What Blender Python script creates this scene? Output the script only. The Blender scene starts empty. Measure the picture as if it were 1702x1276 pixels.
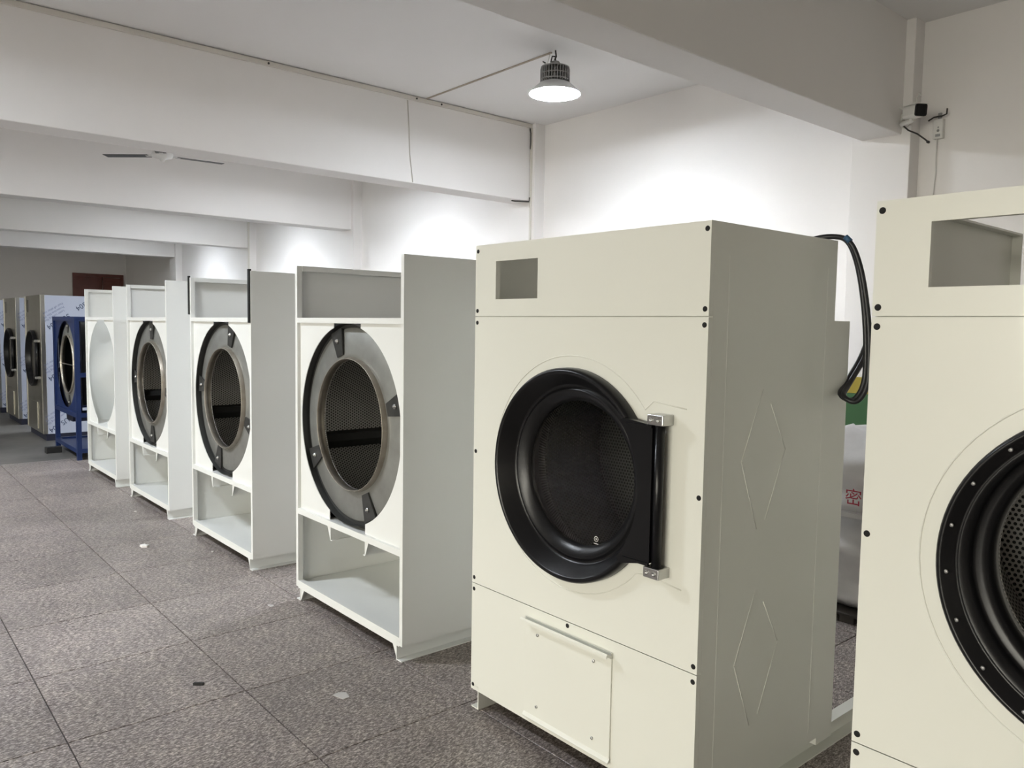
import bpy, bmesh, math, random
from mathutils import Vector, Matrix
random.seed(7)
PI = math.pi
scene = bpy.context.scene
COL = scene.collection

# ------------------------------------------------------------------ camera
YAW, PITCH, ROLL, FPX = -0.8636, -0.0723, 0.0156, 1308.18
cam_data = bpy.data.cameras.new('camera')
cam = bpy.data.objects.new('camera', cam_data)
COL.objects.link(cam)
scene.camera = cam
cam_data.sensor_fit = 'HORIZONTAL'
cam_data.sensor_width = 36.0
cam_data.lens = 36.0 * FPX / 1702.0
cam_data.clip_start = 0.05
cam_data.clip_end = 200
fwd = Vector((math.sin(YAW) * math.cos(PITCH), math.cos(YAW) * math.cos(PITCH), math.sin(PITCH)))
rgt = Vector((math.cos(YAW), -math.sin(YAW), 0))
upv = rgt.cross(fwd)
r2 = math.cos(ROLL) * rgt + math.sin(ROLL) * upv
u2 = -math.sin(ROLL) * rgt + math.cos(ROLL) * upv
mw = Matrix(((r2.x, u2.x, -fwd.x), (r2.y, u2.y, -fwd.y), (r2.z, u2.z, -fwd.z))).to_4x4()
mw.translation = Vector((0, 0, 1.6))
cam.matrix_world = mw

# ------------------------------------------------------------------ world, exposure
world = bpy.data.worlds.new('world')
scene.world = world
world.use_nodes = True
bg = world.node_tree.nodes['Background']
bg.inputs[1].default_value = 30.0
wt = world.node_tree
wtc = wt.nodes.new('ShaderNodeTexCoord')
wsp = wt.nodes.new('ShaderNodeSeparateXYZ')
wrp = wt.nodes.new('ShaderNodeValToRGB')     # overcast sky above the horizon, ground below
wrp.color_ramp.elements[0].position, wrp.color_ramp.elements[0].color = .49, (.30, .28, .24, 1)
wrp.color_ramp.elements[1].position, wrp.color_ramp.elements[1].color = .51, (1.0, .925, .81, 1)
wmp = wt.nodes.new('ShaderNodeMapRange')
wmp.inputs[1].default_value, wmp.inputs[2].default_value = -1, 1
wt.links.new(wtc.outputs['Generated'], wsp.inputs[0])
wt.links.new(wsp.outputs[2], wmp.inputs[0])
wt.links.new(wmp.outputs[0], wrp.inputs[0])
wt.links.new(wrp.outputs[0], bg.inputs[0])
# daylight openings in the front wall behind the camera: (x0, x1), sill and head heights
FWIN, SILL, HEAD = [(-6.7, -3.4), (-2.6, 1.0), (1.7, 5.5)], .3, 3.8
for a, b in FWIN:
    pl = bpy.data.lights.new('window_front_offscreen', 'AREA')
    pl.shape, pl.size, pl.size_y = 'RECTANGLE', b - a, HEAD - SILL
    pl.cycles.is_portal = True
    po = bpy.data.objects.new('window_front_offscreen', pl)
    COL.objects.link(po)
    po.location = ((a + b) / 2, -18.0, (SILL + HEAD) / 2)
    po.rotation_euler = (PI / 2, 0, 0)
LAMP_STRENGTH, COVER_STRENGTH = 430.0, 270.0
scene.view_settings.view_transform = 'Standard'
scene.view_settings.look = 'None'
scene.view_settings.gamma = 1
scene.view_settings.use_curve_mapping = False
scene.view_settings.exposure = 0.06

# ------------------------------------------------------------------ materials
MATS = {}

def mat(name, col=(.8, .8, .8), rough=.5, metal=0.0, noise=None, bump=None, emis=None, coat=0.0, ior=1.5):
    m = bpy.data.materials.new(name)
    m.use_nodes = True
    nt = m.node_tree
    b = nt.nodes['Principled BSDF']
    b.inputs['Base Color'].default_value = (*col, 1)
    b.inputs['Roughness'].default_value = rough
    b.inputs['Metallic'].default_value = metal
    b.inputs['IOR'].default_value = ior
    b.inputs['Coat Weight'].default_value = coat
    if emis:
        b.inputs['Emission Color'].default_value = (*emis[0], 1)
        b.inputs['Emission Strength'].default_value = emis[1]
    tc = nt.nodes.new('ShaderNodeTexCoord')
    if noise:
        scale, amount, col2 = noise
        n = nt.nodes.new('ShaderNodeTexNoise')
        n.inputs['Scale'].default_value = scale
        n.inputs['Detail'].default_value = 6
        nt.links.new(tc.outputs['Object'], n.inputs['Vector'])
        r = nt.nodes.new('ShaderNodeValToRGB')
        r.color_ramp.elements[0].position = .5 - amount
        r.color_ramp.elements[1].position = .5 + amount
        r.color_ramp.elements[0].color = (*col2, 1)
        r.color_ramp.elements[1].color = (*col, 1)
        nt.links.new(n.outputs['Fac'], r.inputs['Fac'])
        nt.links.new(r.outputs['Color'], b.inputs['Base Color'])
    if bump:
        scale, strength, dist = bump
        n2 = nt.nodes.new('ShaderNodeTexNoise')
        n2.inputs['Scale'].default_value = scale
        n2.inputs['Detail'].default_value = 4
        nt.links.new(tc.outputs['Object'], n2.inputs['Vector'])
        bp = nt.nodes.new('ShaderNodeBump')
        bp.inputs['Strength'].default_value = strength
        bp.inputs['Distance'].default_value = dist
        nt.links.new(n2.outputs['Fac'], bp.inputs['Height'])
        nt.links.new(bp.outputs['Normal'], b.inputs['Normal'])
    MATS[name] = m
    return m

mat('wall_white', (.87, .84, .815), .85, noise=(.8, .35, (.81, .795, .78)), bump=(9, .12, .01))
mat('ceiling_white', (.84, .83, .82), .9, noise=(.7, .35, (.80, .79, .78)), bump=(6, .1, .01))
mat('cream_paint', (.78, .782, .712), .33, noise=(2.0, .3, (.765, .767, .697)), coat=.15)
mat('white_paint', (.80, .81, .785), .38, noise=(2.0, .3, (.78, .79, .765)))
mat('grey_white_paint', (.55, .56, .545), .5)
mat('black_gloss', (.006, .006, .007), .3, ior=1.38)
mat('black_matte', (.012, .012, .012), .55)
mat('hole_black', (.006, .006, .006), .8)
mat('dark_plate', (.055, .056, .054), .45, metal=.4, noise=(6, .3, (.035, .036, .035)))
mat('galvanised', (.33, .335, .315), .45, metal=.5, noise=(9, .28, (.22, .222, .207)))
mat('clip_grey', (.075, .077, .074), .4, metal=.5, noise=(14, .3, (.05, .05, .048)))
mat('copper_edge', (.44, .41, .355), .4, metal=.7, noise=(18, .3, (.28, .25, .205)))
mat('steel', (.55, .55, .54), .3, metal=1.0, noise=(30, .35, (.45, .45, .44)))
mat('stainless', (.58, .565, .50), .33, metal=1.0, noise=(3, .35, (.44, .43, .38)))
mat('blue_film', (.46, .50, .60), .35, noise=(1.5, .3, (.42, .46, .57)))
mat('film_ink', (.03, .045, .10), .5)
mat('film_ink_pale', (.20, .22, .36), .5)
mat('blue_paint', (.010, .026, .105), .4, noise=(4, .3, (.007, .019, .08)))
mat('base_navy', (.012, .014, .03), .5)
mat('concrete', (.20, .19, .175), .6, noise=(1.7, .2, (.11, .105, .10)), bump=(20, .2, .01))
mat('grout', (.06, .055, .05), .9)
mat('lamp_grey', (.36, .36, .36), .45, metal=.5)
mat('reflector', (.80, .80, .81), .3, metal=.3)
mat('plastic_white', (.72, .71, .68), .45)
mat('conduit_brown', (.38, .33, .27), .5)
mat('conduit', (.66, .63, .57), .5)
mat('wire_dark', (.03, .028, .026), .5)
mat('wood_door', (.17, .055, .042), .3, noise=(5, .3, (.12, .038, .03)))
mat('sack', (.74, .72, .70), .45, noise=(8, .3, (.62, .60, .58)), bump=(25, .25, .01))
mat('red_ink', (.45, .04, .07), .6)
mat('green_paint', (.03, .11, .03), .5, noise=(3, .3, (.025, .09, .025)))
mat('yellow_paint', (.34, .26, .025), .5)
mat('pallet', (.05, .042, .035), .8)
mat('paper', (.78, .76, .72), .7)
mat('film_clear', (.55, .53, .51), .25)
mat('lens_glow', (1, 1, 1), .4, emis=((.87, .93, 1.0), LAMP_STRENGTH))
mat('cover_glow', (1, 1, 1), .4, emis=((.87, .93, 1.0), COVER_STRENGTH))
mat('hose_black', (.012, .012, .014), .4)
mat('hose_print', (.03, .09, .17), .5)
mat('crack', (.52, .49, .44), .9)

def nn(nt, typ, **kw):
    n = nt.nodes.new(typ)
    for k, v in kw.items():
        setattr(n, k, v)
    return n

def mth(nt, op, a, b=None, c=None):
    n = nt.nodes.new('ShaderNodeMath')
    n.operation = op
    for i, v in enumerate((a, b, c)):
        if v is None:
            continue
        if isinstance(v, (int, float)):
            n.inputs[i].default_value = v
        else:
            nt.links.new(v, n.inputs[i])
    return n.outputs[0]

def perforated(name, flat, col, pitch=.016, rough=.3):
    m = bpy.data.materials.new(name)
    m.use_nodes = True
    nt = m.node_tree
    b = nt.nodes['Principled BSDF']
    tc = nn(nt, 'ShaderNodeTexCoord')
    s = nn(nt, 'ShaderNodeSeparateXYZ')
    nt.links.new(tc.outputs['Object'], s.inputs[0])
    if flat:
        u, v = s.outputs[0], s.outputs[2]
    else:
        a = mth(nt, 'ARCTAN2', s.outputs[0], s.outputs[2])
        u, v = mth(nt, 'MULTIPLY', a, .49), s.outputs[1]
    v = mth(nt, 'DIVIDE', v, pitch * .866)
    row = mth(nt, 'FLOOR', v)
    u = mth(nt, 'ADD', mth(nt, 'DIVIDE', u, pitch), mth(nt, 'MULTIPLY', row, .5))
    fu = mth(nt, 'SUBTRACT', mth(nt, 'FRACT', u), .5)
    fv = mth(nt, 'MULTIPLY', mth(nt, 'SUBTRACT', mth(nt, 'FRACT', v), .5), .866)
    d = mth(nt, 'SQRT', mth(nt, 'ADD', mth(nt, 'MULTIPLY', fu, fu), mth(nt, 'MULTIPLY', fv, fv)))
    mask = mth(nt, 'LESS_THAN', d, .31)
    mx = nn(nt, 'ShaderNodeMixRGB')
    mx.inputs[1].default_value = (*col, 1)
    mx.inputs[2].default_value = (.004, .004, .004, 1)
    nt.links.new(mask, mx.inputs[0])
    nt.links.new(mx.outputs[0], b.inputs['Base Color'])
    nt.links.new(mth(nt, 'MULTIPLY', mth(nt, 'SUBTRACT', 1.0, mask), .55), b.inputs['Metallic'])
    b.inputs['Roughness'].default_value = rough
    MATS[name] = m

perforated('drum_wall', False, (.50, .49, .47), rough=.42)
perforated('drum_back', True, (.50, .49, .47), rough=.42)

def tile_material():
    m = bpy.data.materials.new('granite_tile')
    m.use_nodes = True
    nt = m.node_tree
    b = nt.nodes['Principled BSDF']
    geo = nn(nt, 'ShaderNodeNewGeometry')
    oi = nn(nt, 'ShaderNodeObjectInfo')
    mp = nn(nt, 'ShaderNodeMapping')
    mp.inputs['Scale'].default_value = (1.7, .75, 1)
    mp.inputs['Rotation'].default_value = (0, 0, .75)
    nt.links.new(geo.outputs['Position'], mp.inputs[0])
    n1 = nn(nt, 'ShaderNodeTexNoise')
    n1.inputs['Scale'].default_value = 55
    n1.inputs['Detail'].default_value = 9
    n1.inputs['Roughness'].default_value = .72
    nt.links.new(mp.outputs[0], n1.inputs['Vector'])
    nf = nn(nt, 'ShaderNodeTexNoise')
    nf.inputs['Scale'].default_value = 130
    nf.inputs['Detail'].default_value = 5
    nt.links.new(mp.outputs[0], nf.inputs['Vector'])
    nb = nn(nt, 'ShaderNodeTexNoise')
    nb.inputs['Scale'].default_value = 9
    nb.inputs['Detail'].default_value = 4
    nt.links.new(geo.outputs['Position'], nb.inputs['Vector'])
    fac = mth(nt, 'ADD', mth(nt, 'MULTIPLY', n1.outputs['Fac'], .60), mth(nt, 'ADD', mth(nt, 'MULTIPLY', nf.outputs['Fac'], .34), mth(nt, 'MULTIPLY', nb.outputs['Fac'], .06)))
    r = nn(nt, 'ShaderNodeValToRGB')
    e = r.color_ramp.elements
    e[0].position, e[0].color = .405, (.060, .046, .042, 1)
    e[1].position, e[1].color = .60, (.66, .60, .565, 1)
    x = r.color_ramp.elements.new(.50)
    x.color = (.225, .193, .182, 1)
    nt.links.new(fac, r.inputs['Fac'])
    n2 = nn(nt, 'ShaderNodeTexNoise')
    n2.inputs['Scale'].default_value = 1.6
    n2.inputs['Detail'].default_value = 4
    nt.links.new(geo.outputs['Position'], n2.inputs['Vector'])
    k = mth(nt, 'ADD', mth(nt, 'MULTIPLY', n2.outputs['Fac'], .7), .64)
    k = mth(nt, 'MULTIPLY', k, mth(nt, 'ADD', mth(nt, 'MULTIPLY', oi.outputs['Random'], .16), .92))
    tint = nn(nt, 'ShaderNodeValToRGB')
    tint.color_ramp.elements[0].position, tint.color_ramp.elements[0].color = .40, (1.0, .985, .975, 1)
    tint.color_ramp.elements[1].position, tint.color_ramp.elements[1].color = .68, (1.0, .98, .93, 1)
    nt.links.new(nb.outputs['Fac'], tint.inputs['Fac'])
    mt = nn(nt, 'ShaderNodeMixRGB', blend_type='MULTIPLY')
    mt.inputs[0].default_value = 1
    nt.links.new(r.outputs[0], mt.inputs[1])
    nt.links.new(tint.outputs[0], mt.inputs[2])
    mx = nn(nt, 'ShaderNodeMixRGB', blend_type='MULTIPLY')
    mx.inputs[0].default_value = 1
    nt.links.new(mt.outputs[0], mx.inputs[1])
    nt.links.new(k, mx.inputs[2])
    nt.links.new(mx.outputs[0], b.inputs['Base Color'])
    nt.links.new(mth(nt, 'ADD', mth(nt, 'MULTIPLY', n1.outputs['Fac'], .25), .28), b.inputs['Roughness'])
    MATS['granite_tile'] = m

tile_material()

def glass_material(name, tint, refl):
    m = bpy.data.materials.new(name)
    m.use_nodes = True
    nt = m.node_tree
    nt.nodes.remove(nt.nodes['Principled BSDF'])
    out = nt.nodes['Material Output']
    t = nn(nt, 'ShaderNodeBsdfTransparent')
    t.inputs[0].default_value = (*tint, 1)
    g = nn(nt, 'ShaderNodeBsdfGlossy')
    g.inputs['Roughness'].default_value = .02
    f = nn(nt, 'ShaderNodeFresnel')
    f.inputs[0].default_value = 1.5
    mx = nn(nt, 'ShaderNodeMixShader')
    gb = nn(nt, 'ShaderNodeNewGeometry')       # only the outer face of a pane reflects
    nt.links.new(mth(nt, 'MULTIPLY', mth(nt, 'MULTIPLY', f.outputs[0], refl), mth(nt, 'SUBTRACT', 1.0, gb.outputs['Backfacing'])), mx.inputs[0])
    nt.links.new(t.outputs[0], mx.inputs[1])
    nt.links.new(g.outputs[0], mx.inputs[2])
    nt.links.new(mx.outputs[0], out.inputs[0])
    MATS[name] = m

glass_material('door_glass', (.72, .73, .72), 1.0)
glass_material('window_glass', (.92, .94, .94), 1.0)

# ------------------------------------------------------------------ mesh builder
class MB:
    def __init__(self):
        self.v, self.f, self.s = [], [], []

    def add(self, verts, faces, smooth=False, M=None):
        o = len(self.v)
        for p in verts:
            self.v.append(tuple(M @ Vector(p)) if M else tuple(p))
        for f in faces:
            self.f.append([i + o for i in f])
            self.s.append(smooth)
        return self

    def box(self, x0, x1, y0, y1, z0, z1, M=None):
        vs = [(x, y, z) for z in (z0, z1) for y in (y0, y1) for x in (x0, x1)]
        fs = [(0, 2, 3, 1), (4, 5, 7, 6), (0, 1, 5, 4), (2, 6, 7, 3), (0, 4, 6, 2), (1, 3, 7, 5)]
        return self.add(vs, fs, False, M)

    def bev(self, x0, x1, y0, y1, z0, z1, b=.004, M=None):
        bm = bmesh.new()
        bmesh.ops.create_cube(bm, size=1)
        for v in bm.verts:
            v.co = Vector((x0 + (v.co.x + .5) * (x1 - x0), y0 + (v.co.y + .5) * (y1 - y0), z0 + (v.co.z + .5) * (z1 - z0)))
        bmesh.ops.bevel(bm, geom=list(bm.edges), offset=b, segments=2, affect='EDGES', profile=.5)
        bm.verts.index_update()
        self.add([v.co[:] for v in bm.verts], [[v.index for v in f.verts] for f in bm.faces], False, M)
        bm.free()
        return self

    def prism(self, poly, axis, a, b, M=None):
        # poly: 2-D outline; axis 'y' -> (x,z) outline, 'x' -> (y,z), 'z' -> (x,y)
        def P(p, t):
            return {'y': (p[0], t, p[1]), 'x': (t, p[0], p[1]), 'z': (p[0], p[1], t)}[axis]
        n = len(poly)
        vs = [P(p, a) for p in poly] + [P(p, b) for p in poly]
        fs = [list(range(n)), list(range(2 * n - 1, n - 1, -1))]
        fs += [(i, i + n, (i + 1) % n + n, (i + 1) % n) for i in range(n)]
        return self.add(vs, fs, False, M)

    def lathe(self, prof, n=64, cx=0, cz=0, M=None, closed=False, smooth=True):
        # profile of (radius, y) turned round the y axis through (cx, cz)
        vs, fs = [], []
        m = len(prof)
        for i in range(n):
            a = 2 * PI * i / n
            for r, y in prof:
                vs.append((cx + r * math.cos(a), y, cz + r * math.sin(a)))
        for i in range(n):
            j = (i + 1) % n
            for k in range(m if closed else m - 1):
                l = (k + 1) % m
                fs.append((i * m + k, i * m + l, j * m + l, j * m + k))
        return self.add(vs, fs, smooth, M)

    def disc(self, r, y, n=48, cx=0, cz=0, th=.004, M=None):
        poly = [(cx + r * math.cos(2 * PI * i / n), cz + r * math.sin(2 * PI * i / n)) for i in range(n)]
        return self.prism(poly, 'y', y, y + th, M)

    def tube(self, pts, r, n=8, M=None, caps=True):
        pts = [Vector(p) for p in pts]
        vs, fs = [], []
        up = None
        for i, p in enumerate(pts):
            d = (pts[min(i + 1, len(pts) - 1)] - pts[max(i - 1, 0)]).normalized()
            if up is None:
                up = Vector((0, 0, 1)) if abs(d.z) < .9 else Vector((1, 0, 0))
            a = d.cross(up).normalized()
            up = a.cross(d).normalized()
            rr = r[i] if isinstance(r, (list, tuple)) else r
            for k in range(n):
                t = 2 * PI * k / n
                vs.append(tuple(p + a * (math.cos(t) * rr) + up * (math.sin(t) * rr)))
        for i in range(len(pts) - 1):
            for k in range(n):
                l = (k + 1) % n
                fs.append((i * n + k, i * n + l, (i + 1) * n + l, (i + 1) * n + k))
        self.add(vs, fs, True, M)
        if caps:
            m = len(pts)
            self.add(vs[:n], [list(range(n))], False, M)
            self.add(vs[(m - 1) * n:], [list(range(n - 1, -1, -1))], False, M)
        return self

    def mesh(self, name, material):
        me = bpy.data.meshes.new(name)
        me.from_pydata(self.v, [], self.f)
        me.polygons.foreach_set('use_smooth', self.s)
        bm = bmesh.new()
        bm.from_mesh(me)
        bmesh.ops.remove_doubles(bm, verts=bm.verts, dist=1e-6)
        bmesh.ops.recalc_face_normals(bm, faces=bm.faces)
        bm.to_mesh(me)
        bm.free()
        me.materials.append(MATS[material])
        return me

    def build(self, name, material, parent=None, loc=None, rot=None):
        return place(name, self.mesh(name, material), parent, loc, rot)

def place(name, me, parent=None, loc=None, rot=None):
    o = bpy.data.objects.new(name, me)
    COL.objects.link(o)
    if parent:
        o.parent = parent
    if loc:
        o.location = loc
    if rot:
        o.rotation_euler = rot
    return o

CACHE = {}

def shared(key, fn, material):
    if key not in CACHE:
        mb = MB()
        fn(mb)
        CACHE[key] = mb.mesh(key, material)
    return CACHE[key]

def tag(o, label, cat, group=None):
    o['label'] = label
    o['category'] = cat
    if group:
        o['group'] = group
    return o

def thing(name, label, cat, loc, group=None, rz=0):
    o = place(name, None, None, loc, (0, 0, rz))
    o.empty_display_size = .1
    return tag(o, label, cat, group)

def struct(name, mb, material, loc=None):
    o = mb.build(name, material, None, loc)
    o['kind'] = 'structure'
    return o

def arc(cx, cz, r, a0, a1, n):
    return [(cx + r * math.cos(math.radians(a0 + (a1 - a0) * i / n)), cz + r * math.sin(math.radians(a0 + (a1 - a0) * i / n))) for i in range(n + 1)]

def plate_hole(mb, x0, x1, z0, z1, cx, cz, r, y0, y1, n=96):
    angs = sorted([2 * PI * i / n for i in range(n)] + [math.atan2(z - cz, x - cx) % (2 * PI) for x in (x0, x1) for z in (z0, z1)])
    vs = []
    for a in angs:
        c, s = math.cos(a), math.sin(a)
        t = min((x1 - cx) / c if c > 1e-9 else (x0 - cx) / c if c < -1e-9 else 1e9, (z1 - cz) / s if s > 1e-9 else (z0 - cz) / s if s < -1e-9 else 1e9)
        for y in (y0, y1):
            vs.append((cx + r * c, y, cz + r * s))
            vs.append((cx + t * c, y, cz + t * s))
    m = len(angs)
    fs = []
    for i in range(m):
        a, b = i * 4, (i + 1) % m * 4
        fs += [(a, a + 1, b + 1, b), (a + 2, b + 2, b + 3, a + 3), (a, b, b + 2, a + 2), (a + 1, a + 3, b + 3, b + 1)]
    return mb.add(vs, fs)

def plate_window(mb, x0, x1, z0, z1, wx0, wx1, wz0, wz1, y0, y1):
    o = [(x0, z0), (x1, z0), (x1, z1), (x0, z1)]
    w = [(wx0, wz0), (wx1, wz0), (wx1, wz1), (wx0, wz1)]
    vs = []
    for y in (y0, y1):
        vs += [(p[0], y, p[1]) for p in o] + [(p[0], y, p[1]) for p in w]
    fs = []
    for i in range(4):
        j = (i + 1) % 4
        fs += [(i, j, 4 + j, 4 + i), (8 + i, 12 + i, 12 + j, 8 + j), (i, 8 + i, 8 + j, j), (4 + i, 4 + j, 12 + j, 12 + i)]
    return mb.add(vs, fs)

def text_mesh(name, body, size, material, depth=.0006):
    cu = bpy.data.curves.new(name, 'FONT')
    cu.body = body
    cu.size = size
    cu.extrude = depth
    cu.align_x = 'CENTER'
    cu.align_y = 'CENTER'
    cu.resolution_u = 3
    o = bpy.data.objects.new(name, cu)
    COL.objects.link(o)
    bpy.context.view_layer.update()
    dg = bpy.context.evaluated_depsgraph_get()
    me = bpy.data.meshes.new_from_object(o.evaluated_get(dg))
    me.name = name
    bpy.data.objects.remove(o)
    bpy.data.curves.remove(cu)
    me.materials.clear()
    me.materials.append(MATS[material])
    return me

# ------------------------------------------------------------------ the room
YW, YCOL, ZC = 6.54, 6.38, 4.02           # back wall, column front, ceiling
XE, XR, YF = -25.4, 6.0, -18.0             # end wall, right wall, front wall
ZB = 3.12                                  # underside of beams
TX0, TY0, TS = -3.271, 1.295, 0.69
XT = TX0 - TS * 10                         # where the tiles give way to bare concrete

floor = struct('floor', MB().box(XE - .2, XR + .2, YF - .2, YW + .2, -.2, -.008), 'grout')
MB().box(XE, XT - .004, YF, YW, -.05, -.002).build('concrete_slab', 'concrete', floor)
def tile_mesh(mb):
    h = TS / 2 - .0022
    vs = [(-h, -h, -.02), (h, -h, -.02), (h, h, -.02), (-h, h, -.02), (-h, -h, -.0015), (h, -h, -.0015), (h, h, -.0015), (-h, h, -.0015)]
    g = h - .0015
    vs += [(-g, -g, 0), (g, -g, 0), (g, g, 0), (-g, g, 0)]
    fs = [(0, 1, 5, 4), (1, 2, 6, 5), (2, 3, 7, 6), (3, 0, 4, 7), (4, 5, 9, 8), (5, 6, 10, 9), (6, 7, 11, 10), (7, 4, 8, 11), (8, 9, 10, 11)]
    mb.add(vs, fs)
for i in range(-10, 6):
    for j in range(-5, 8):
        cx, cy = TX0 + TS * (i + .5), TY0 + TS * (j + .5)
        if cy + TS / 2 > YW + .25:
            continue
        place('floor_tile', shared('floor_tile', tile_mesh, 'granite_tile'), floor, (cx, cy, 0))
rest = MB()
for i in range(-10, 14):
    for j in range(-28, 8):
        if -10 <= i < 6 and j >= -5:
            continue
        cx, cy = TX0 + TS * (i + .5), TY0 + TS * (j + .5)
        rest.add([(cx + dx, cy + dy, dz) for dz in (-.02, 0) for dx, dy in ((-.343, -.343), (.343, -.343), (.343, .343), (-.343, .343))],
                 [(4, 5, 6, 7), (0, 1, 5, 4), (1, 2, 6, 5), (2, 3, 7, 6), (3, 0, 4, 7)])
o = rest.build('distant_floor_tiles', 'granite_tile', floor)
o['kind'] = 'stuff'

struct('ceiling', MB().box(XE - .2, XR + .2, YF - .2, YW + .2, ZC, ZC + .2), 'ceiling_white')
struct('wall_back', MB().box(XE - .2, XR + .2, YW, YW + .2, -.02, ZC), 'wall_white')
struct('wall_end', MB().box(XE - .2, XE, YF, YW, -.02, ZC), 'wall_white')
struct('wall_right', MB().box(XR, XR + .2, YF, YW, -.02, ZC), 'wall_white')
wf = MB()
xs = [XE - .2] + [v for w in FWIN for v in w] + [XR + .2]
for a, b in zip(xs[::2], xs[1::2]):
    wf.box(a, b, YF - .2, YF, -.02, ZC)
for a, b in FWIN:
    wf.box(a, b, YF - .2, YF, -.02, SILL)
    wf.box(a, b, YF - .2, YF, HEAD, ZC)
struct('wall_front', wf, 'wall_white')
for k, (a, b) in enumerate(FWIN):
    y0, y1, c = YF - .12, YF - .06, (a + b) / 2
    w = struct('window_%d' % (k + 1), MB().box(a, a + .06, y0, y1, SILL, HEAD).box(b - .06, b, y0, y1, SILL, HEAD).box(a + .06, b - .06, y0, y1, SILL, SILL + .06)
               .box(a + .06, b - .06, y0, y1, HEAD - .06, HEAD).box(c - .025, c + .025, y0, y1, SILL + .06, HEAD - .06), 'plastic_white')
    for p, q in ((a + .06, c - .025), (c + .025, b - .06)):
        MB().box(p, q, YF - .093, YF - .087, SILL + .06, HEAD - .06).build('window_pane', 'window_glass', w)

# beams: (near face x, underside z); each runs across the room and sits on a wall column
for xf, zb in ((1.55, ZB), (-2.82, ZB + .03), (-7.18, ZB - .01), (-11.54, ZB + .01), (-15.83, ZB), (-20.4, ZB + .07)):
    struct('ceiling_beam', MB().bev(xf - .32, xf, YF + .001, YW - .001, zb, ZC + .02, .008), 'wall_white')
    struct('wall_column', MB().bev(xf - .40, xf + .07, YCOL, YW + .02, -.01, ZC + .01, .006), 'wall_white')

# end wall: double door, one leaf shut and the other ajar
d1 = struct('door_1', MB().box(XE, XE + .06, 5.12, 5.2, 0, 2.95).box(XE, XE + .06, 6.38, 6.46, 0, 2.95).box(XE, XE + .06, 5.2, 6.38, 2.86, 2.95), 'wood_door')
MB().bev(XE + .005, XE + .045, 5.2, 5.88, .01, 2.86, .004).build('door_leaf', 'wood_door', d1)
leaf = MB().bev(-.02, .02, -.5, 0, 0, 2.84, .004).build('door_leaf', 'wood_door', d1, (XE + .05, 6.37, .01), (0, 0, .16))
MB().bev(.02, .03, -.44, -.06, 1.6, 2.7, .004).build('door_panel', 'wood_door', leaf)
MB().tube([(.02, -.45, 1.25), (.07, -.45, 1.25), (.07, -.33, 1.25)], .012).build('door_handle', 'steel', leaf)

# ------------------------------------------------------------------ high-bay lamps
def fin_body(mb):
    mb.lathe([(0, -.20), (.035, -.20), (.05, -.185), (.06, -.165), (.06, -.05), (0, -.05)], 32)
    for i in range(36):
        a = 2 * PI * i / 36
        M = Matrix.Rotation(a, 4, 'Y')
        mb.prism([(.05, -.165), (.085, -.165), (.107, -.15), (.112, -.13), (.112, -.07), (.105, -.055), (.05, -.055)], 'y', -.0025, .0025,
                 M @ Matrix(((1, 0, 0, 0), (0, 0, 1, 0), (0, 1, 0, 0), (0, 0, 0, 1))))

def make_lamp(loc, label, group, off=''):
    t = thing('high_bay_lamp' + off, label, 'lamp', loc, group)
    t.scale = (1.14, 1.14, 1.14)
    up = (PI / 2, 0, 0)          # lathe axis y turned to the vertical: local y -> z
    def refl(mb):
        mb.lathe([(.105, .085), (.125, .075), (.20, .006), (.205, 0), (.198, .0), (.193, .007), (.12, .07), (.105, .0785), (0, .0785), (0, .085)], 64, closed=True)
    place('reflector', shared('lamp_reflector', refl, 'reflector'), t, None, up)
    def body(mb):
        mb.lathe([(0, .245), (.03, .245), (.045, .225), (.06, .21), (.072, .20), (.072, .082), (0, .082)], 32)
        for z0, z1 in ((.10, .108), (.145, .151), (.195, .201)):
            mb.lathe([(.06, z0), (.111, z0), (.111, z1), (.06, z1)], 48, closed=True)
    place('heat_sink', shared('lamp_heat_sink', body, 'lamp_grey'), t, None, up)
    def fin(mb):
        mb.prism([(.06, .085), (.108, .085), (.114, .095), (.114, .185), (.106, .2), (.075, .212), (.06, .212)], 'y', -.0022, .0022)
    fm = shared('lamp_fin', fin, 'lamp_grey')
    for i in range(32):
        place('cooling_fin', fm, t, None, (0, 0, 2 * PI * i / 32))
    def lens(mb):
        mb.lathe([(0, .058), (.05, .06), (.085, .066), (.10, .074), (.10, .0785), (0, .0785)], 48)
    place('lens' + off, shared('lamp_lens', lens, 'lens_glow'), t, None, up)
    def cov(mb):
        mb.lathe([(.118, .012), (.15, -.002), (.175, -.004), (.190, .004), (.188, .010), (.15, .014)], 48, closed=True)
    place('diffuser_ring' + off, shared('lamp_cover', cov, 'cover_glow'), t, None, up)
    H = (ZC - loc[2]) / 1.14
    MB().tube([(.0, 0, .24), (.0, 0, .262), (.012, 0, .285), (-.008, 0, H - .07), (.01, 0, H - .05), (.0, 0, H + .004)], .006).build('hook', 'wire_dark', t)
    MB().tube([(-.04, 0, .225), (-.06, .01, .26), (-.035, .0, .295), (-.005, .0, .285)], .005).build('power_cable', 'wire_dark', t)
    MB().tube([(-.06, 0, H - .01), (-.075, 0, H - .05), (-.10, .01, .25), (-.13, .0, .275)], .004).build('supply_wire', 'plastic_white', t)
    MB().tube([(-.115, .005, .262), (-.14, .0, .28)], .006).build('wire_joint', 'wire_dark', t)
    return t

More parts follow.
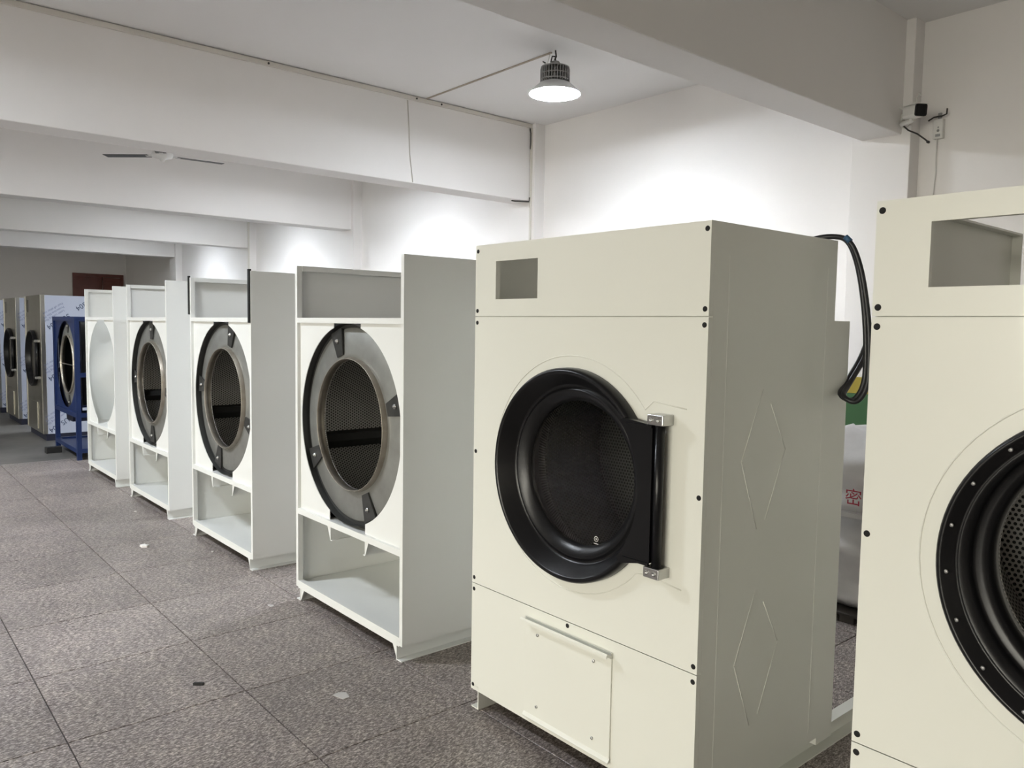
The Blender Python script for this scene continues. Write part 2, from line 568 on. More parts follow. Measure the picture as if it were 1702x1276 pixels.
LX = (-5.17, -9.36, -13.68)
LYB, LYF, LZ = 4.86, -.44, 3.645
make_lamp((LX[0], LYB, LZ), 'lit grey high-bay lamp with white shallow reflector hanging by the wire run', 'high-bay lamps')
for x, n in zip(LX[1:] + (-18.1,), ('second', 'third', 'fourth')):
    make_lamp((x, LYB, LZ), 'high-bay lamp near the back wall in the %s bay beyond the near beam' % n, 'high-bay lamps along the back wall')
for x, n in zip(LX[:2], ('first', 'second')):
    make_lamp((x, LYF, LZ), 'high-bay lamp above the open aisle in the %s bay beyond the near beam' % n, 'high-bay lamps over the aisle', '_offscreen')

# ------------------------------------------------------------------ dryers
W, HT, DEP = .5685, 1.926, .76
ZS1, ZS2, ZBOT = 1.64, .534, .078
DZ = 1.077

def rail(mb, s, y1):
    # C channel, open to the outside; s = -1 left, +1 right
    xw = s * (W - .047)
    def q(a, b):
        return (min(a, b), max(a, b))
    mb.box(*q(xw, xw - s * .005), .0, y1, 0, .098)
    mb.box(*q(xw, xw + s * .042), .0, y1, 0, .005)
    mb.box(*q(xw, xw + s * .042), .0, y1, .093, .098)

def screw_caps(parent, pts, material='hole_black', r=.0085, y=-.0015):
    def f(mb):
        mb.lathe([(0, 0), (r * .8, 0), (r, .001), (r, .004), (0, .004)], 14)
    me = shared('cap%s%.4f' % (material, r), f, material)
    for x, z in pts:
        place('screw_hole', me, parent, (x, y, z))

def drum(t, y0, y1, r_in, r, materials=('drum_wall', 'drum_back'), a0=1.27):
    def wall(mb):
        mb.lathe([(r_in, 0), (r, .02), (r, y1 - y0), (r + .012, y1 - y0), (r + .012, .012), (r_in, -.006)], 72, closed=True)
    key = 'drum%.3f%.3f%.3f' % (r_in, r, y1 - y0)
    d = place('drum', shared(key, wall, materials[0]), t, (0, y0, DZ))
    def back(mb):
        mb.disc(r, 0, 64, th=.006)
    place('drum_back', shared(key + 'b', back, materials[1]), d, (0, y1 - y0 - .01, 0))
    def rib(mb):
        mb.prism([(-.05, 0), (-.02, .06), (.02, .06), (.05, 0)], 'y', .03, y1 - y0 - .02)
    for a in (a0, a0 + 2 * PI / 3, a0 + 4 * PI / 3):
        place('lifter', shared(key + 'rib', rib, 'dark_plate'), d, (r * -math.sin(a) * .985, 0, -r * math.cos(a) * .985), (0, a, 0))
    return d

def side_shell(t, paint, DEP=DEP):
    kd = paint + '%.2f' % DEP
    def side(s):
        def f(mb):
            x = s * W
            mb.box(min(x, x - s * .006), max(x, x - s * .006), .0205, DEP, ZBOT, HT)
            mb.box(min(x - s * .006, x - s * .035), max(x - s * .006, x - s * .035), .022, DEP, HT - .006, HT)
            mb.box(min(x - s * .006, x - s * .035), max(x - s * .006, x - s * .035), DEP - .006, DEP, ZBOT, HT - .006)
        return f
    for s in (-1, 1):
        sp = place('side_panel', shared('shell_side%d%s' % (s, kd), side(s), paint), t)
        def seam(mb, s=s):
            x = s * (W + .0006)
            xi = s * (W - .002)
            a, b = min(x, xi), max(x, xi)
            for y in (.10, .70):
                mb.box(a, b, y - .0012, y + .0012, ZBOT + .04, HT - .1)
        place('panel_fold', shared('fold%d%s' % (s, kd), seam, paint), sp)
        def diamonds(mb, s=s):
            x = s * (W - .0015)
            def seg(p, q):
                mb.tube([(x, p[0], p[1]), (x, q[0], q[1])], .0032, 6)
            cz = 0
            cy, hw, hh = .33, .13, .25
            seg((cy - .02, cz + hh), (cy - hw, cz + .02))
            seg((cy - hw, cz + .02), (cy - .03, cz - hh * .85))
            seg((cy + hw, cz + .04), (cy + .02, cz - hh * .75))
            seg((cy + .03, cz + hh * .8), (cy + hw, cz + .04))
        if s == 1:
            for cz in (1.16, .49):
                place('pressed_diamond', shared('diamonds%s' % paint, diamonds, paint), sp, (0, 0, cz))
    def backp(mb):
        mb.box(-W + .006, W - .006, DEP - .012, DEP - .006, ZBOT, ZS1 - .02)
        mb.box(-W, W, DEP, DEP + .115, .05, ZS1)
    place('rear_housing', shared('rear' + kd, backp, paint), t)
    def roof(mb):
        mb.box(-W + .006, W - .006, .03, DEP - .006, ZS1 - .03, ZS1 - .024)
    place('inner_deck', shared('deck' + kd, roof, paint), t)
    place('floor_deck', shared('fdeck' + kd, lambda mb: mb.box(-W + .006, W - .006, .03, DEP - .006, ZBOT + .02, ZBOT + .026), paint), t)
    for s in (-1, 1):
        place('base_rail', shared('rail%d%s' % (s, paint), lambda mb, s=s: rail(mb, s, 1.2), paint), t)

def front_panels(t, paint, door_hole, win=(-.44, -.195, 1.708, 1.857)):
    hx = W - .014
    p1 = place('top_panel', shared('ptop%s%.2f' % (paint, win[1]), lambda mb: plate_window(mb, -W, W, ZS1 + .0015, HT, *win, 0, .02), paint), t)
    screw_caps(p1, [(s * hx, z) for s in (-1, 1) for z in (1.902, 1.663)])
    place('seam_backing', shared('seamback' + paint, lambda mb: mb.box(-W + .004, W - .004, .021, .027, ZS1 - .025, ZS1 + .02), paint), t)  # strip added behind the seam to block light from inside
    p2 = place('door_panel', shared('pmid%s%.3f' % (paint, door_hole), lambda mb: plate_hole(mb, -W, W, ZS2 + .0015, ZS1 - .0015, 0, DZ, door_hole, 0, .02), paint), t)
    screw_caps(p2, [(s * hx, z) for s in (-1, 1) for z in (1.615, 1.088, .558)])
    def emboss(mb):
        pts = [(0 + .425 * math.cos(a), -.0002, DZ + .425 * math.sin(a)) for a in [math.radians(d) for d in range(38, 323, 5)]]
        mb.tube([(.50, -.0002, 1.355), (.37, -.0002, 1.37)] + pts + [(.37, -.0002, .80), (.50, -.0002, .785)], .0022, 6)
    place('embossed_line', shared('emb' + paint, emboss, paint), p2)
    p3 = place('bottom_panel', shared('pbot' + paint, lambda mb: mb.box(-W, W, 0, .02, ZBOT, ZS2 - .0015), paint), t)
    screw_caps(p3, [(s * hx, z) for s in (-1, 1) for z in (.509, .099)] + [(0, .519)])
    def cover(mb):
        mb.bev(-.222, .222, -.006, .0, .108, .492, .002)
    c = place('access_cover', shared('cover' + paint, cover, paint), p3)
    def lip(mb):
        mb.prism([(-.006, .470), (-.006, .482), (-.030, .494), (-.034, .487), (-.034, .478), (-.030, .478), (-.030, .484), (-.010, .472)], 'x', -.224, .224)
    place('cover_lip', shared('lip' + paint, lip, paint), c)
    place('bottom_lip', shared('lipb' + paint, lambda mb: mb.prism([(-.006, .108), (-.006, .116), (-.016, .104), (-.014, .098)], 'x', -.224, .224), paint), c)
    def sc(mb):
        mb.lathe([(0, -.005), (.004, -.005), (.006, -.003), (.006, 0), (0, 0)], 12)
    for x, z in ((-.152, .437), (.14, .437), (-.152, .157), (.14, .157)):
        place('screw', shared('cover_screw', sc, 'steel'), c, (x, -.006, z))
    return p1, p2, p3

def round_door(t, with_door, metal='black_gloss'):
    if with_door:
        d = place('door', shared('door_ring' + metal, lambda mb: mb.lathe(
            [(.376, .012), (.383, -.002), (.382, -.034), (.374, -.046), (.366, -.046), (.360, -.042), (.325, .012), (.318, .018), (.312, .018), (.306, .010), (.298, .008),
             (.272, .036), (.262, .042), (.262, .060), (.30, .060), (.34, .02)], 96, closed=True), metal), t, (0, 0, DZ))
        place('door_glass', shared('door_glass', lambda mb: mb.disc(.266, .046, 64, th=.006), 'door_glass'), d)
        place('glass_mark', shared('glass_mark', lambda mb: mb.lathe([(.008, 0), (.010, 0), (.010, .0006), (.008, .0006)], 20, closed=True).box(-.004, .004, 0, .0006, -.001, .001).box(-.001, .001, 0, .0006, -.004, .004).box(-.012, .012, 0, .0006, -.018, -.016), 'paper'), d, (.09, .0452, -.225))
        def bracket(mb):
            mb.prism([(.29, .235), (.41, .222), (.41, -.218), (.29, -.245)] + [(x, z) for x, z in arc(0, 0, .355, -40, 40, 16)], 'y', -.052, -.030)
            mb.box(.30, .41, -.058, -.050, .214, .222)
            mb.box(.30, .41, -.058, -.050, -.226, -.218)
        place('hinge_plate', shared('hinge_plate' + metal, bracket, metal), d)
        place('hinge_rod', shared('hinge_rod' + metal, lambda mb: mb.tube([(.425, -.034, -.245), (.425, -.034, .245)], .016, 16), metal), d)
        def block(mb):
            mb.bev(.389, .452, -.055, .002, -.017, .017, .003)
        for z in (.240, -.247):
            b = place('hinge_block', shared('hinge_block', block, 'steel'), d, (0, 0, z))
            for x in (.405, .433):
                place('hinge_screw', shared('hinge_screw', lambda mb: mb.lathe([(0, -.001), (.003, -.001), (.0035, -.003), (.007, -.003), (.007, .001), (0, .001)], 14), 'steel'), b, (x, -.0555, 0))
    else:
        d = place('door_ring', shared('door_seat', lambda mb: mb.lathe(
            [(.372, .012), (.383, -.002), (.381, -.016), (.374, -.024), (.366, -.022), (.352, .018), (.346, .020), (.340, .014), (.336, .080), (.330, .088), (.318, .086), (.304, .098), (.298, .125),
             (.30, .15), (.345, .15), (.36, .03)], 96, closed=True), 'black_gloss'), t, (0, 0, DZ))
        for i in range(20):
            a = 2 * PI * i / 20 + .1
            place('bolt_hole', shared('bolt_hole', lambda mb: mb.lathe([(0, -.002), (.004, -.002), (.0055, 0), (0, .003)], 12), 'lamp_grey'), d, (.360 * math.cos(a), -.012, .360 * math.sin(a)))
    return d

def finished_dryer(name, label, loc, with_door, paint='cream_paint', cat='dryer', group=None, win=(-.44, -.195, 1.708, 1.857), dep=DEP):
    t = thing(name, label, cat, loc, group)
    side_shell(t, paint, dep)
    front_panels(t, paint, .372, win)
    round_door(t, with_door)
    drum(t, .155, .66, .30, .47, ('drum_wall', 'drum_back'), .45)
    return t

# machine B (door shut) and machine A (no door on its ring)
dry_b = finished_dryer('tumble_dryer', 'cream tumble dryer with closed black round door on a steel hinge', (-1.984, 1.979, 0), True)
dry_a = finished_dryer('tumble_dryer', 'cream tumble dryer with doorless black ring dotted with bolt holes', (-.357, 1.979, 0), False, win=(-.437, -.03, 1.71, 1.865), dep=.95)

# ---- unfinished white cabinets
R_HOLE, R_DISC, R_LIP = .523, .508, .343
ZSH, ZMID = 1.633, .54          # shelf bar top, middle bar top

def cabinet(label, xc, ring=True, clips=(), trim=False, group=None):
    t = thing('dryer_cabinet', label, 'dryer cabinet', (xc, 1.979, 0), group)
    P = 'white_paint'
    def side(s):
        def f(mb):
            x = s * W
            def bx(a, b, *r):
                mb.box(min(a, b), max(a, b), *r)
            bx(x, x - s * .004, 0, DEP, .076, HT)
            bx(x - s * .004, x - s * .026, 0, .004, .076, HT)                # front return
            bx(x - s * .022, x - s * .026, .004, .03, .076, HT)
            bx(x - s * .004, x - s * .032, .03, DEP, HT - .004, HT)          # top fold
            bx(x - s * .028, x - s * .032, .03, DEP, HT - .03, HT - .004)
            bx(x - s * .004, x - s * .03, DEP - .004, DEP, .076, HT - .004)
        return f
    for s in (-1, 1):
        place('side_panel', shared('cab_side%d' % s, side(s), P), t)
        place('base_rail', shared('rail%d%s' % (s, P), lambda mb, s=s: rail(mb, s, 1.2), P), t)
        def gusset(mb, s=s):
            x = s * (W - .052)
            mb.prism([(x, .098), (x - s * .055, .098), (x, .0)], 'y', .004, .009)
        place('foot_gusset', shared('gusset%d' % s, gusset, P), t)
    w = W - .026
    place('shelf_bar', shared('cab_shelf', lambda mb: mb.box(-w, w, 0, .03, ZSH - .028, ZSH), P), t)
    place('middle_bar', shared('cab_mid', lambda mb: mb.box(-w, w, 0, .03, ZMID - .032, ZMID).box(-w, w, .03, DEP, ZMID - .008, ZMID), P), t)
    place('sill', shared('cab_sill', lambda mb: mb.box(-w, w, 0, .004, .070, .114).box(-w, w, .004, .03, .110, .114).box(-w, w, .026, .03, .098, .110), P), t)
    place('tray', shared('cab_tray', lambda mb: mb.box(-W + .006, W - .006, .03, DEP, .098, .102), P), t)
    place('back_panel', shared('cab_back', lambda mb: mb.box(-W + .006, W - .006, DEP - .012, DEP - .006, .102, ZMID - .01).box(-W + .006, W - .006, DEP - .012, DEP - .006, ZMID, ZSH - .05), P), t)
    def panel(s):
        def f(mb):
            at = math.degrees(math.acos(.142 / R_HOLE))
            ab = math.degrees(math.acos(.19 / R_HOLE))
            pts = arc(0, DZ, R_HOLE, at, -ab, 48)
            poly = [(.142, ZSH - .028)] + pts + [(.19, ZMID), (w, ZMID), (w, ZSH - .028)]
            mb.prism([(s * x, z) for x, z in poly], 'y', .018, .022)
        return f
    for s in (-1, 1):
        place('front_panel', shared('cab_panel%d' % s, panel(s), P), t)
    def bracket(s):
        def f(mb):
            mb.prism([(0, ZMID - .032), (s * .035, ZMID - .032), (s * .002, ZMID - .108), (0, ZMID - .108)], 'y', .012, .016)
            mb.box(min(0, -s * .003), max(0, -s * .003), .012, .40, ZMID - .108, ZMID - .032)
            mb.box(min(0, -s * .02), max(0, -s * .02), .012, .40, ZMID - .111, ZMID - .108)
        return f
    for s, x in ((-1, -.172), (1, .20)):
        place('bar_bracket', shared('cab_bracket%d' % s, bracket(s), P), t, (x, 0, 0))
    if trim:
        for s, z0 in ((-1, 1.655), (1, 1.60)):
            x = s * W
            MB().box(x - .011 if s < 0 else x - .028, x + .004 if s < 0 else x - .004, -.010, .006, z0, HT + .012).build('edge_strip', 'black_matte', t)
    if ring:
        place('tub_front', shared('tub_front', lambda mb: plate_hole(mb, -w, w, ZMID + .001, ZSH - .029, 0, DZ, .45, .062, .066).lathe([(R_HOLE + .004, .022), (R_HOLE + .004, .064)], 96, cz=DZ), 'dark_plate'), t)
        dd = place('drum_ring', shared('drum_ring', lambda mb: mb.lathe([(R_LIP + .003, .048), (.375, .05), (R_DISC - .006, .056), (R_DISC, .060), (R_DISC, .064), (R_LIP + .003, .06)], 96, closed=True), 'galvanised'), t, (0, 0, DZ))
        place('drum_lip', shared('drum_lip', lambda mb: mb.lathe([(R_LIP, .07), (R_LIP, .022), (R_LIP + .002, .020), (R_LIP + .004, .022), (R_LIP + .009, .046), (R_LIP + .012, .052), (R_LIP + .004, .07)], 96, closed=True), 'copper_edge'), dd)
        def clip(mb):
            mb.prism([(-.032, .372), (.032, .372), (.060, .512), (-.060, .512)], 'y', .040, .048)
        def bolt(mb):
            mb.lathe([(0, .026), (.006, .026), (.007, .028), (.007, .033), (.0125, .033), (.0125, .040), (0, .040)], 12)
        for a in clips:
            c = place('retaining_clip', shared('clip', clip, 'clip_grey'), dd, None, (0, PI / 2 - math.radians(a), 0))
            place('clip_bolt', shared('clip_bolt', bolt, 'steel'), c, (0, 0, .455))
        drum(t, .072, .72, R_LIP, .50)
    return t

cabinet('bare white dryer cabinet with silver drum ring beside the closed-door cream dryer', -3.657, True, (108, 17, 208, -67))
cabinet('bare white dryer cabinet with black strips on its upper front edges', -5.43, True, (75, -20, 172, 253), trim=True)
cabinet('bare white dryer cabinet with dark drum ring, between black-striped cabinet and empty one', -7.119, True, (87, -8, 177, 270))
cabinet('bare white dryer cabinet with an empty round cut-out and no drum', -8.705, False)

# ---- blue frame
def blue_frame():
    t = thing('unfinished_dryer', 'dark blue open dryer frame with silver drum ring on thin legs', 'dryer frame', (-10.58, 2.02, 0))
    B = 'blue_paint'
    hw, ht, dp = .60, 1.64, .80
    for x in (-hw, hw - .05):
        for y in (0, dp - .05):
            MB().box(x, x + .05, y, y + .05, .0, ht).build('post', B, t)
    for z in (ht - .05, .49, .08):
        MB().box(-hw + .05, hw - .05, 0, .045, z, z + .05).build('cross_rail', B, t)
        MB().box(-hw + .05, hw - .05, dp - .045, dp, z, z + .05).build('cross_rail', B, t)
    for x in (-hw, hw - .045):
        for z in (ht - .05, .95, .49, .08):
            MB().box(x, x + .045, .05, dp - .05, z, z + .05).build('side_rail', B, t)
    MB().box(-hw + .02, hw - .02, .046, dp - .046, .10, .11).build('base_plate', B, t)
    pn = MB()
    plate_hole(pn, -hw + .05, hw - .05, .54, ht - .05, 0, 1.075, .512, .02, .026)
    pn.build('front_panel', B, t)
    MB().box(-hw + .06, -hw + .066, .05, dp - .05, .54, ht - .05).build('side_sheet', 'base_navy', t)
    MB().prism([(-.20, .49), (.20, .49), (.16, .40), (-.16, .40)], 'y', .05, .40).build('motor_bracket', 'base_navy', t)
    plt = MB()
    plate_hole(plt, -hw + .05, hw - .05, .54, ht - .05, 0, 1.075, .44, .07, .074)
    plt.build('tub_front', 'base_navy', t)
    dd = place('drum_ring', MB().lathe([(.345, .048), (.375, .052), (.49, .062), (.50, .066), (.50, .07), (.345, .066)], 80, closed=True).mesh('blue_ring', 'galvanised'), t, (0, 0, 1.075))
    MB().lathe([(.342, .075), (.342, .026), (.35, .026), (.352, .06)], 80, closed=True).build('drum_lip', 'copper_edge', dd)
    for a in (90, 0, 180, 270):
        c = place('retaining_clip', CACHE['clip'], dd, (0, .008, 0), (0, PI / 2 - math.radians(a), 0))
        place('clip_bolt', CACHE['clip_bolt'], c, (0, 0, .455))
    MB().tube([(-.46, .036, 0), (.46, .036, 0)], .006).build('brace_wire', 'steel', dd)
    dr = MB().lathe([(.343, 0), (.49, .02), (.49, .66), (.50, .66), (.50, .012), (.343, -.006)], 64, closed=True).build('drum', 'dark_plate', t, (0, .078, 1.075))
    MB().disc(.49, .64, 48, th=.01).build('drum_back', 'dark_plate', dr)
blue_frame()

# ---- stainless dryers wrapped with blue film on the sides
TXT = text_mesh('film_print_big', 'SUS 304', .092, 'film_ink')
TXS = [text_mesh('film_print_small', s, .040, 'film_ink_pale') for s in ('Laser cutting film', 'Protective film PE', 'Peel off after use')]

def wrapped_dryer(label, loc):
    t = thing('stainless_dryer', label, 'dryer', loc, None)
    S = 'stainless'
    W2 = W
    MB().box(-W2 + .01, W2 - .004, .02, 1.3, .09, HT - .004).build('body', S, t)
    MB().box(-W2 + .03, W2 - .0, .03, 1.3, 0, .09).build('base', 'base_navy', t)
    for s in (-1, 1):
        f = MB().box(min(s * W2, s * (W2 - .012)), max(s * W2, s * (W2 - .012)), .05, 1.3, .09, HT - .005).build('side_film', 'blue_film', t)
        if s == 1:
            a = math.radians(33)
            ex = Vector((0, -math.cos(a), -math.sin(a)))      # print runs upside down, on a slant
            ey = Vector((0, math.sin(a), -math.cos(a)))
            M = Matrix((ex, ey, ex.cross(ey))).transposed().to_4x4()
            for y, z in ((.20, .215), (.205, .90), (.205, 1.58), (.55, 1.835), (.60, .55), (.60, 1.24), (1.0, .30), (1.0, 1.0), (1.0, 1.70)):
                c = Vector((W2 + .0008, y, z))
                b = place('film_print', TXT, f)
                b.matrix_local = Matrix.Translation(c) @ M
                if z > 1.75:
                    continue
                for q, me in enumerate(TXS):
                    b = place('film_print', me, f)
                    b.matrix_local = Matrix.Translation(c - ey * (.085 + .045 * q) - ex * .02 * q) @ M
    # corner trims
    for s in (-1, 1):
        MB().bev(min(s * W2, s * (W2 - .035)), max(s * W2, s * (W2 - .035)), -.006, .05, .09, HT, .004).build('corner_trim', S, t)
    p1 = MB()
    plate_window(p1, -W2 + .036, W2 - .036, ZS1 + .002, HT, -.44, -.30, 1.70, 1.87, 0, .02)
    p1 = p1.build('top_panel', S, t)
    MB().box(-.44, -.30, .012, .018, 1.70, 1.87).build('control_window', 'dark_plate', p1)
    p2 = MB()
    plate_hole(p2, -W2 + .036, W2 - .036, ZS2 + .002, ZS1 - .002, 0, DZ, .372, 0, .02)
    p2.build('door_panel', S, t)
    p3 = MB().box(-W2 + .036, W2 - .036, 0, .02, .09, ZS2 - .002).build('bottom_panel', S, t)
    MB().bev(-.22, .22, -.012, 0, .13, .49, .003).build('access_cover', S, p3)
    round_door(t, True)
    MB().disc(.372, .10, 48, cz=DZ, th=.01).build('drum_back', 'dark_plate', t)
wrapped_dryer('stainless dryer with blue-white printed side film, next to the blue frame', (-12.42, 2.01, 0))
wrapped_dryer('stainless dryer with film-covered side, standing between two other stainless dryers', (-14.45, 2.03, 0))
wrapped_dryer('stainless dryer last in the row, mostly hidden, toward the end wall', (-16.42, 2.03, 0))

# ------------------------------------------------------------------ ceiling fan
fan = thing('ceiling_fan', 'white ceiling fan with slim metal blades hanging beyond the deep beam', 'fan', (-9.36, 2.815, 3.455))
MB().tube([(0, 0, .0), (0, 0, ZC - 3.455 + .004)], .012).build('down_rod', 'plastic_white', fan)
MB().lathe([(0, -.075), (.02, -.07), (.03, -.05), (.10, -.03), (.115, 0), (.10, .03), (.05, .05), (0, .05)], 32).build('motor', 'plastic_white', fan, None, (PI / 2, 0, 0))
MB().lathe([(0, .45), (.05, .46), (.06, .52), (0, .526)], 24).build('canopy', 'plastic_white', fan, None, (PI / 2, 0, 0))
for a in (86, 226, 338):
    b = MB().box(.15, .66, -.055, .055, -.004, .0).build('blade', 'clip_grey', fan, (0, 0, -.01), (math.radians(4), 0, math.radians(a)))
    MB().bev(.08, .19, -.022, .022, -.006, .010, .003).build('blade_arm', 'plastic_white', b)

# ------------------------------------------------------------------ wiring runs
XB = -7.18
def conduit(name, label, mb, m='conduit'):
    return tag(mb.build(name, m), label, 'conduit')
conduit('cable_conduit', 'long beige conduit along the top of the deep ceiling beam', MB().bev(XB, XB + .024, -6.9, YCOL, ZC - .052, ZC - .010, .004))
conduit('cable_conduit', 'thin brown conduit crossing the ceiling to the hanging lamp', MB().bev(XB + .022, LX[0] - .05, LYB - .008, LYB + .008, ZC - .013, ZC + .002, .003), 'conduit_brown')
conduit('cable_conduit', 'beige conduit dropping down the wall column beside the lamp bay', MB().bev(XB + .005, XB + .030, YCOL - .022, YCOL + .002, .2, ZC - .052, .004))
tag(MB().tube([(XB + .01, YCOL - .03, ZC - .06), (XB + .03, YCOL - .035, ZC - .12), (XB + .025, YCOL - .03, ZC - .22), (XB + .012, YCOL - .02, ZC - .30)], .006).build('loose_wire', 'wire_dark'), 'dark loose wire at the corner where beam meets column', 'wire')
tag(MB().tube([(XB + .02, YCOL - .03, ZB + .03), (XB + .012, YCOL - .03, ZB - .018), (XB - .07, YCOL - .18, ZB - .020), (XB - .09, YCOL - .22, ZB - .016)], .008).build('loose_wire', 'wire_dark'), 'short dark wire end under the deep beam at the column', 'wire')
tag(MB().tube([(XB + .001, 4.63, ZC - .06), (XB + .002, 4.65, ZC - .35), (XB + .002, 4.66, ZC - .6), (XB + .002, 4.70, ZB + .0)], .006, 6).build('sealant_strip', 'crack'), 'thin sealant strip running down the deep beam face', 'sealant')
for y in (4.73, 5.05, 3.1, .9):
    MB().lathe([(0, -.004), (.010, -.004), (.010, .004), (0, .004)], 12, M=Matrix.Translation((XB + .0265, y, ZC - .03)) @ Matrix.Rotation(PI / 2, 4, 'Z')).build('conduit_screw', 'wire_dark', bpy.data.objects['cable_conduit'])
XB4 = -15.83
conduit('cable_conduit', 'grey conduit down the column of the farther beam, behind the cabinets', MB().bev(XB4 + .07, XB4 + .10, YCOL - .02, YCOL + .01, .2, ZC - .01, .004))

# ------------------------------------------------------------------ security camera and signal box
sc = thing('security_camera', 'white bullet security camera with black face on the wall column', 'camera', (-2.80, YCOL - .002, 3.25))
MB().lathe([(0, -.03), (.045, -.03), (.055, -.015), (.055, .003), (0, .003)], 32).build('base', 'plastic_white', sc, (0, 0, 0))
MB().tube([(0, -.02, -.01), (.02, -.09, -.045), (.09, -.11, -.04), (.115, -.115, -.03)], .018, 12).build('arm', 'plastic_white', sc)
MB().tube([(.10, -.115, -.04), (.10, -.115, -.01)], .018, 12).build('joint', 'plastic_white', sc)
bm_ = MB().bev(-.046, .046, -.115, .05, -.046, .046, .018).build('housing', 'plastic_white', sc, (.098, -.12, .022), (.10, 0, .98))
MB().bev(-.045, .045, -.128, -.112, -.045, .045, .015).build('lens_face', 'black_gloss', bm_)
MB().bev(-.050, .050, -.13, .05, .044, .050, .003).build('sun_shield', 'plastic_white', bm_)
MB().tube([(-.03, -.03, .0), (-.045, -.05, .06), (-.03, -.05, .10), (.03, -.06, .06)], .007).build('loop_cable', 'plastic_white', sc)
MB().tube([(.10, -.02, .06), (.10, -.04, .15), (.125, -.05, .175), (.14, -.06, .15)], .006).build('cable_tail', 'plastic_white', sc)
MB().tube([(.02, -.08, -.05), (.07, -.09, -.10), (.14, -.09, -.14), (.20, -.10, -.19), (.222, -.10, -.212)], .006).build('aerial_cable', 'wire_dark', sc)
MB().lathe([(0, -.012), (.010, -.012), (.010, .012), (0, .012)], 12).build('cable_plug', 'wire_dark', sc, (.225, -.10, -.215))

sb = thing('signal_box', 'small white signal box with bent aerial on the wall beside the camera', 'box', (-2.60, YW - .001, 3.10))
MB().bev(-.036, .036, -.04, .003, 0, .15, .005).build('case', 'plastic_white', sb)
MB().bev(-.013, .013, -.014, .003, .15, .20, .003).build('mounting_tab', 'lamp_grey', sb)
MB().tube([(-.07, -.045, .145), (-.03, -.045, .165), (.03, -.045, .165), (.062, -.045, .175), (.064, -.045, .215)], .006).build('aerial', 'wire_dark', sb)
for z, r in ((.085, .006), (.06, .010)):
    MB().lathe([(0, -.003), (r, -.003), (r, .002), (0, .002)], 16).build('indicator', 'lamp_grey', sb, (.004, -.04, z))
MB().box(-.015, .020, -.0415, -.039, .015, .035).build('sticker', 'lamp_grey', sb)
MB().tube([(-.010, -.02, .005), (-.014, -.012, -.12), (-.010, -.010, -.25), (-.022, -.010, -.42), (-.022, -.01, -1.2)], .004).build('lead', 'plastic_white', sb)

# ------------------------------------------------------------------ hose over machine B
hs = thing('cable_coil', 'black cable coil with blue print slung over the back of the dryer', 'cable', (-1.40, 2.74, 1.35))
def loop(off, r, name, m):
    pts = [(-.16, -.01, .575), (-.09, -.01, .590), (-.03, 0, .592), (.02, 0, .575), (.05, .01, .52), (.075, .02, .42), (.10, .02, .27), (.108, .02, .12), (.098, .02, .045), (.065, .02, .002), (.02, .02, .02), (-.0, .10, .06), (.02, .17, .16), (.05, .2, .3)]
    pts = [Vector(p) + Vector(off) * (i / 6 if i < 6 else 1) for i, p in enumerate(pts)]
    # smooth with Catmull-Rom
    out = []
    for i in range(len(pts) - 1):
        p0, p1, p2, p3 = pts[max(i - 1, 0)], pts[i], pts[i + 1], pts[min(i + 2, len(pts) - 1)]
        for k in range(5):
            t = k / 5
            out.append(.5 * ((2 * p1) + (p2 - p0) * t + (2 * p0 - 5 * p1 + 4 * p2 - p3) * t * t + (3 * p1 - p0 - 3 * p2 + p3) * t ** 3))
    MB().tube(out, r, 10).build(name, m, hs)
loop((0, 0, 0), .0095, 'strand', 'hose_black')
loop((-.018, .012, .004), .0095, 'strand', 'hose_black')
MB().tube([(.012, -.004, .588), (.030, -.002, .570)], .0104, 10).build('blue_print', 'hose_print', hs)

# ------------------------------------------------------------------ sacks, pallet, green cabinet between the two dryers
def sack_mesh(hw, hd, h, seed, wr=.03):
    rnd = random.Random(seed)
    mb = MB()
    n, m = 40, 30
    vs, fs = [], []
    ph = [rnd.uniform(0, 6.28) for _ in range(8)]
    for j in range(m + 1):
        v = j / m
        z = h * v
        prof = (.72 + .28 * math.sin(min(v * 9, PI / 2))) * (1 - .62 * max(0, (v - .72) / .28) ** 1.7) * (.92 + .08 * math.sin(v * 9 + ph[0]))
        for i in range(n):
            a = 2 * PI * i / n
            c, s = math.cos(a), math.sin(a)
            sq = (abs(c) ** 3 + abs(s) ** 3) ** (-1 / 3)
            w = 1 + wr * (math.sin(5 * a + 9 * v + ph[1]) + .7 * math.sin(9 * a - 14 * v + ph[2]) + .6 * math.sin(3 * a + 22 * v + ph[3]))
            vs.append((hw * c * sq * prof * w, hd * s * sq * prof * w, z + .02 * math.sin(3 * a + ph[4]) * v))
    for j in range(m):
        for i in range(n):
            k = (i + 1) % n
            fs.append((j * n + i, j * n + k, (j + 1) * n + k, (j + 1) * n + i))
    fs.append(list(range(n - 1, -1, -1)))
    fs.append([m * n + i for i in range(n)])
    mb.add(vs, fs, True)
    return mb
pal = thing('pallet', 'dark low wooden pallet under the sacks by the wall', 'pallet', (-2.05, 4.62, 0))
for i in range(5):
    MB().bev(-.55, .55, -.45 + i * .185, -.29 + i * .185, .035, .05, .003).build('deck_board', 'pallet', pal)
for x in (-.5, 0, .44):
    MB().box(x, x + .08, -.45, .45, 0, .036).build('runner', 'pallet', pal)
s1 = sack_mesh(.44, .40, .515, 3, .03).build('sack', 'sack', None, (-2.08, 4.60, .05))
tag(s1, 'plain crumpled woven sack on the pallet, lower of the two', 'sack')
s2 = thing('sack', 'white woven sack with red Chinese lettering, upper of the two', 'sack', (-2.07, 4.60, .568))
sack_mesh(.45, .38, .475, 11, .028).build('bag', 'sack', s2)
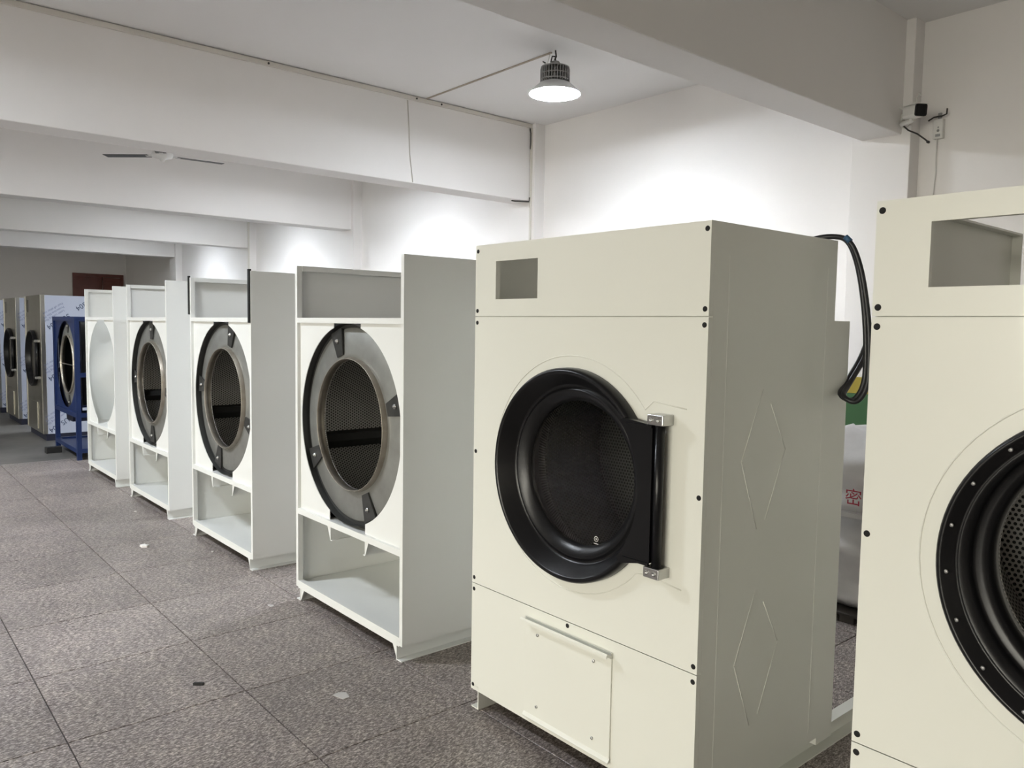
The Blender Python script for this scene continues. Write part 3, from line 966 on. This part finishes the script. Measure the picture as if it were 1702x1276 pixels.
ink = text_mesh('red_lettering', '密封', .098, 'red_ink')
b = place('red_lettering', ink, s2, (.107, -.412, .125), (PI / 2, 0, 0))
MB().box(-.10, .22, -.408, -.36, .015, .042).build('printed_strip', 'film_clear', s2)

gc = thing('green_board', 'green panel with yellow top band leaning at the back wall', 'panel', (-3.05, 6.35, 0))
MB().bev(-.6, .6, -.02, .02, 0, 1.10, .004).build('green_field', 'green_paint', gc)
MB().bev(-.6, .6, -.02, .02, 1.10, 1.235, .004).build('yellow_band', 'yellow_paint', gc)

# ------------------------------------------------------------------ floor litter
def scrap(name, label, cat, x, y, poly, h, m, rz=0):
    o = MB().prism(poly, 'z', 0, h).build(name, m, None, (x, y, .0), (0, 0, rz))
    return tag(o, label, cat)
scrap('paper_scrap', 'crumpled white paper scrap on the open floor tiles', 'paper', -5.87, 1.60, [(-.03, -.018), (.01, -.026), (.034, -.004), (.026, .02), (-.008, .012), (-.026, .022)], .014, 'paper', .3)
scrap('plastic_scrap', 'flat clear plastic film scrap on the tile before the bare cabinet', 'scrap', -2.97, 1.60, [(-.035, -.02), (.03, -.028), (.04, .0), (.0, .026), (-.03, .012)], .003, 'film_clear', .4)
scrap('black_plug', 'small black plastic stub lying on the floor tile', 'stub', -3.452, 1.154, [(-.022, -.006), (.02, -.007), (.024, .004), (-.02, .007)], .011, 'black_matte', .9)
scrap('paper_scrap', 'tiny white chip on the floor by the black-striped cabinet', 'paper', -5.45, 1.93, [(-.008, -.006), (.009, -.004), (.005, .008), (-.006, .006)], .006, 'paper')
scrap('plastic_scrap', 'small pale oval film scrap near the foot of the bare cabinet', 'scrap', -4.20, 1.812, [(-.026, -.004), (-.01, -.012), (.02, -.008), (.024, .004), (.0, .012)], .002, 'film_clear', .2)
scrap('paper_scrap', 'small white chip on the floor by the cabinet between striped and empty ones', 'paper', -7.016, 1.845, [(-.014, -.006), (.012, -.008), (.012, .006), (-.01, .008)], .005, 'paper')
tag(MB().bev(-.05, .05, -.085, .085, 0, .075, .008).build('rubber_block', 'black_matte', None, (-10.76, 1.92, -.002)), 'small black rubber block on the concrete beside the blue frame', 'block')
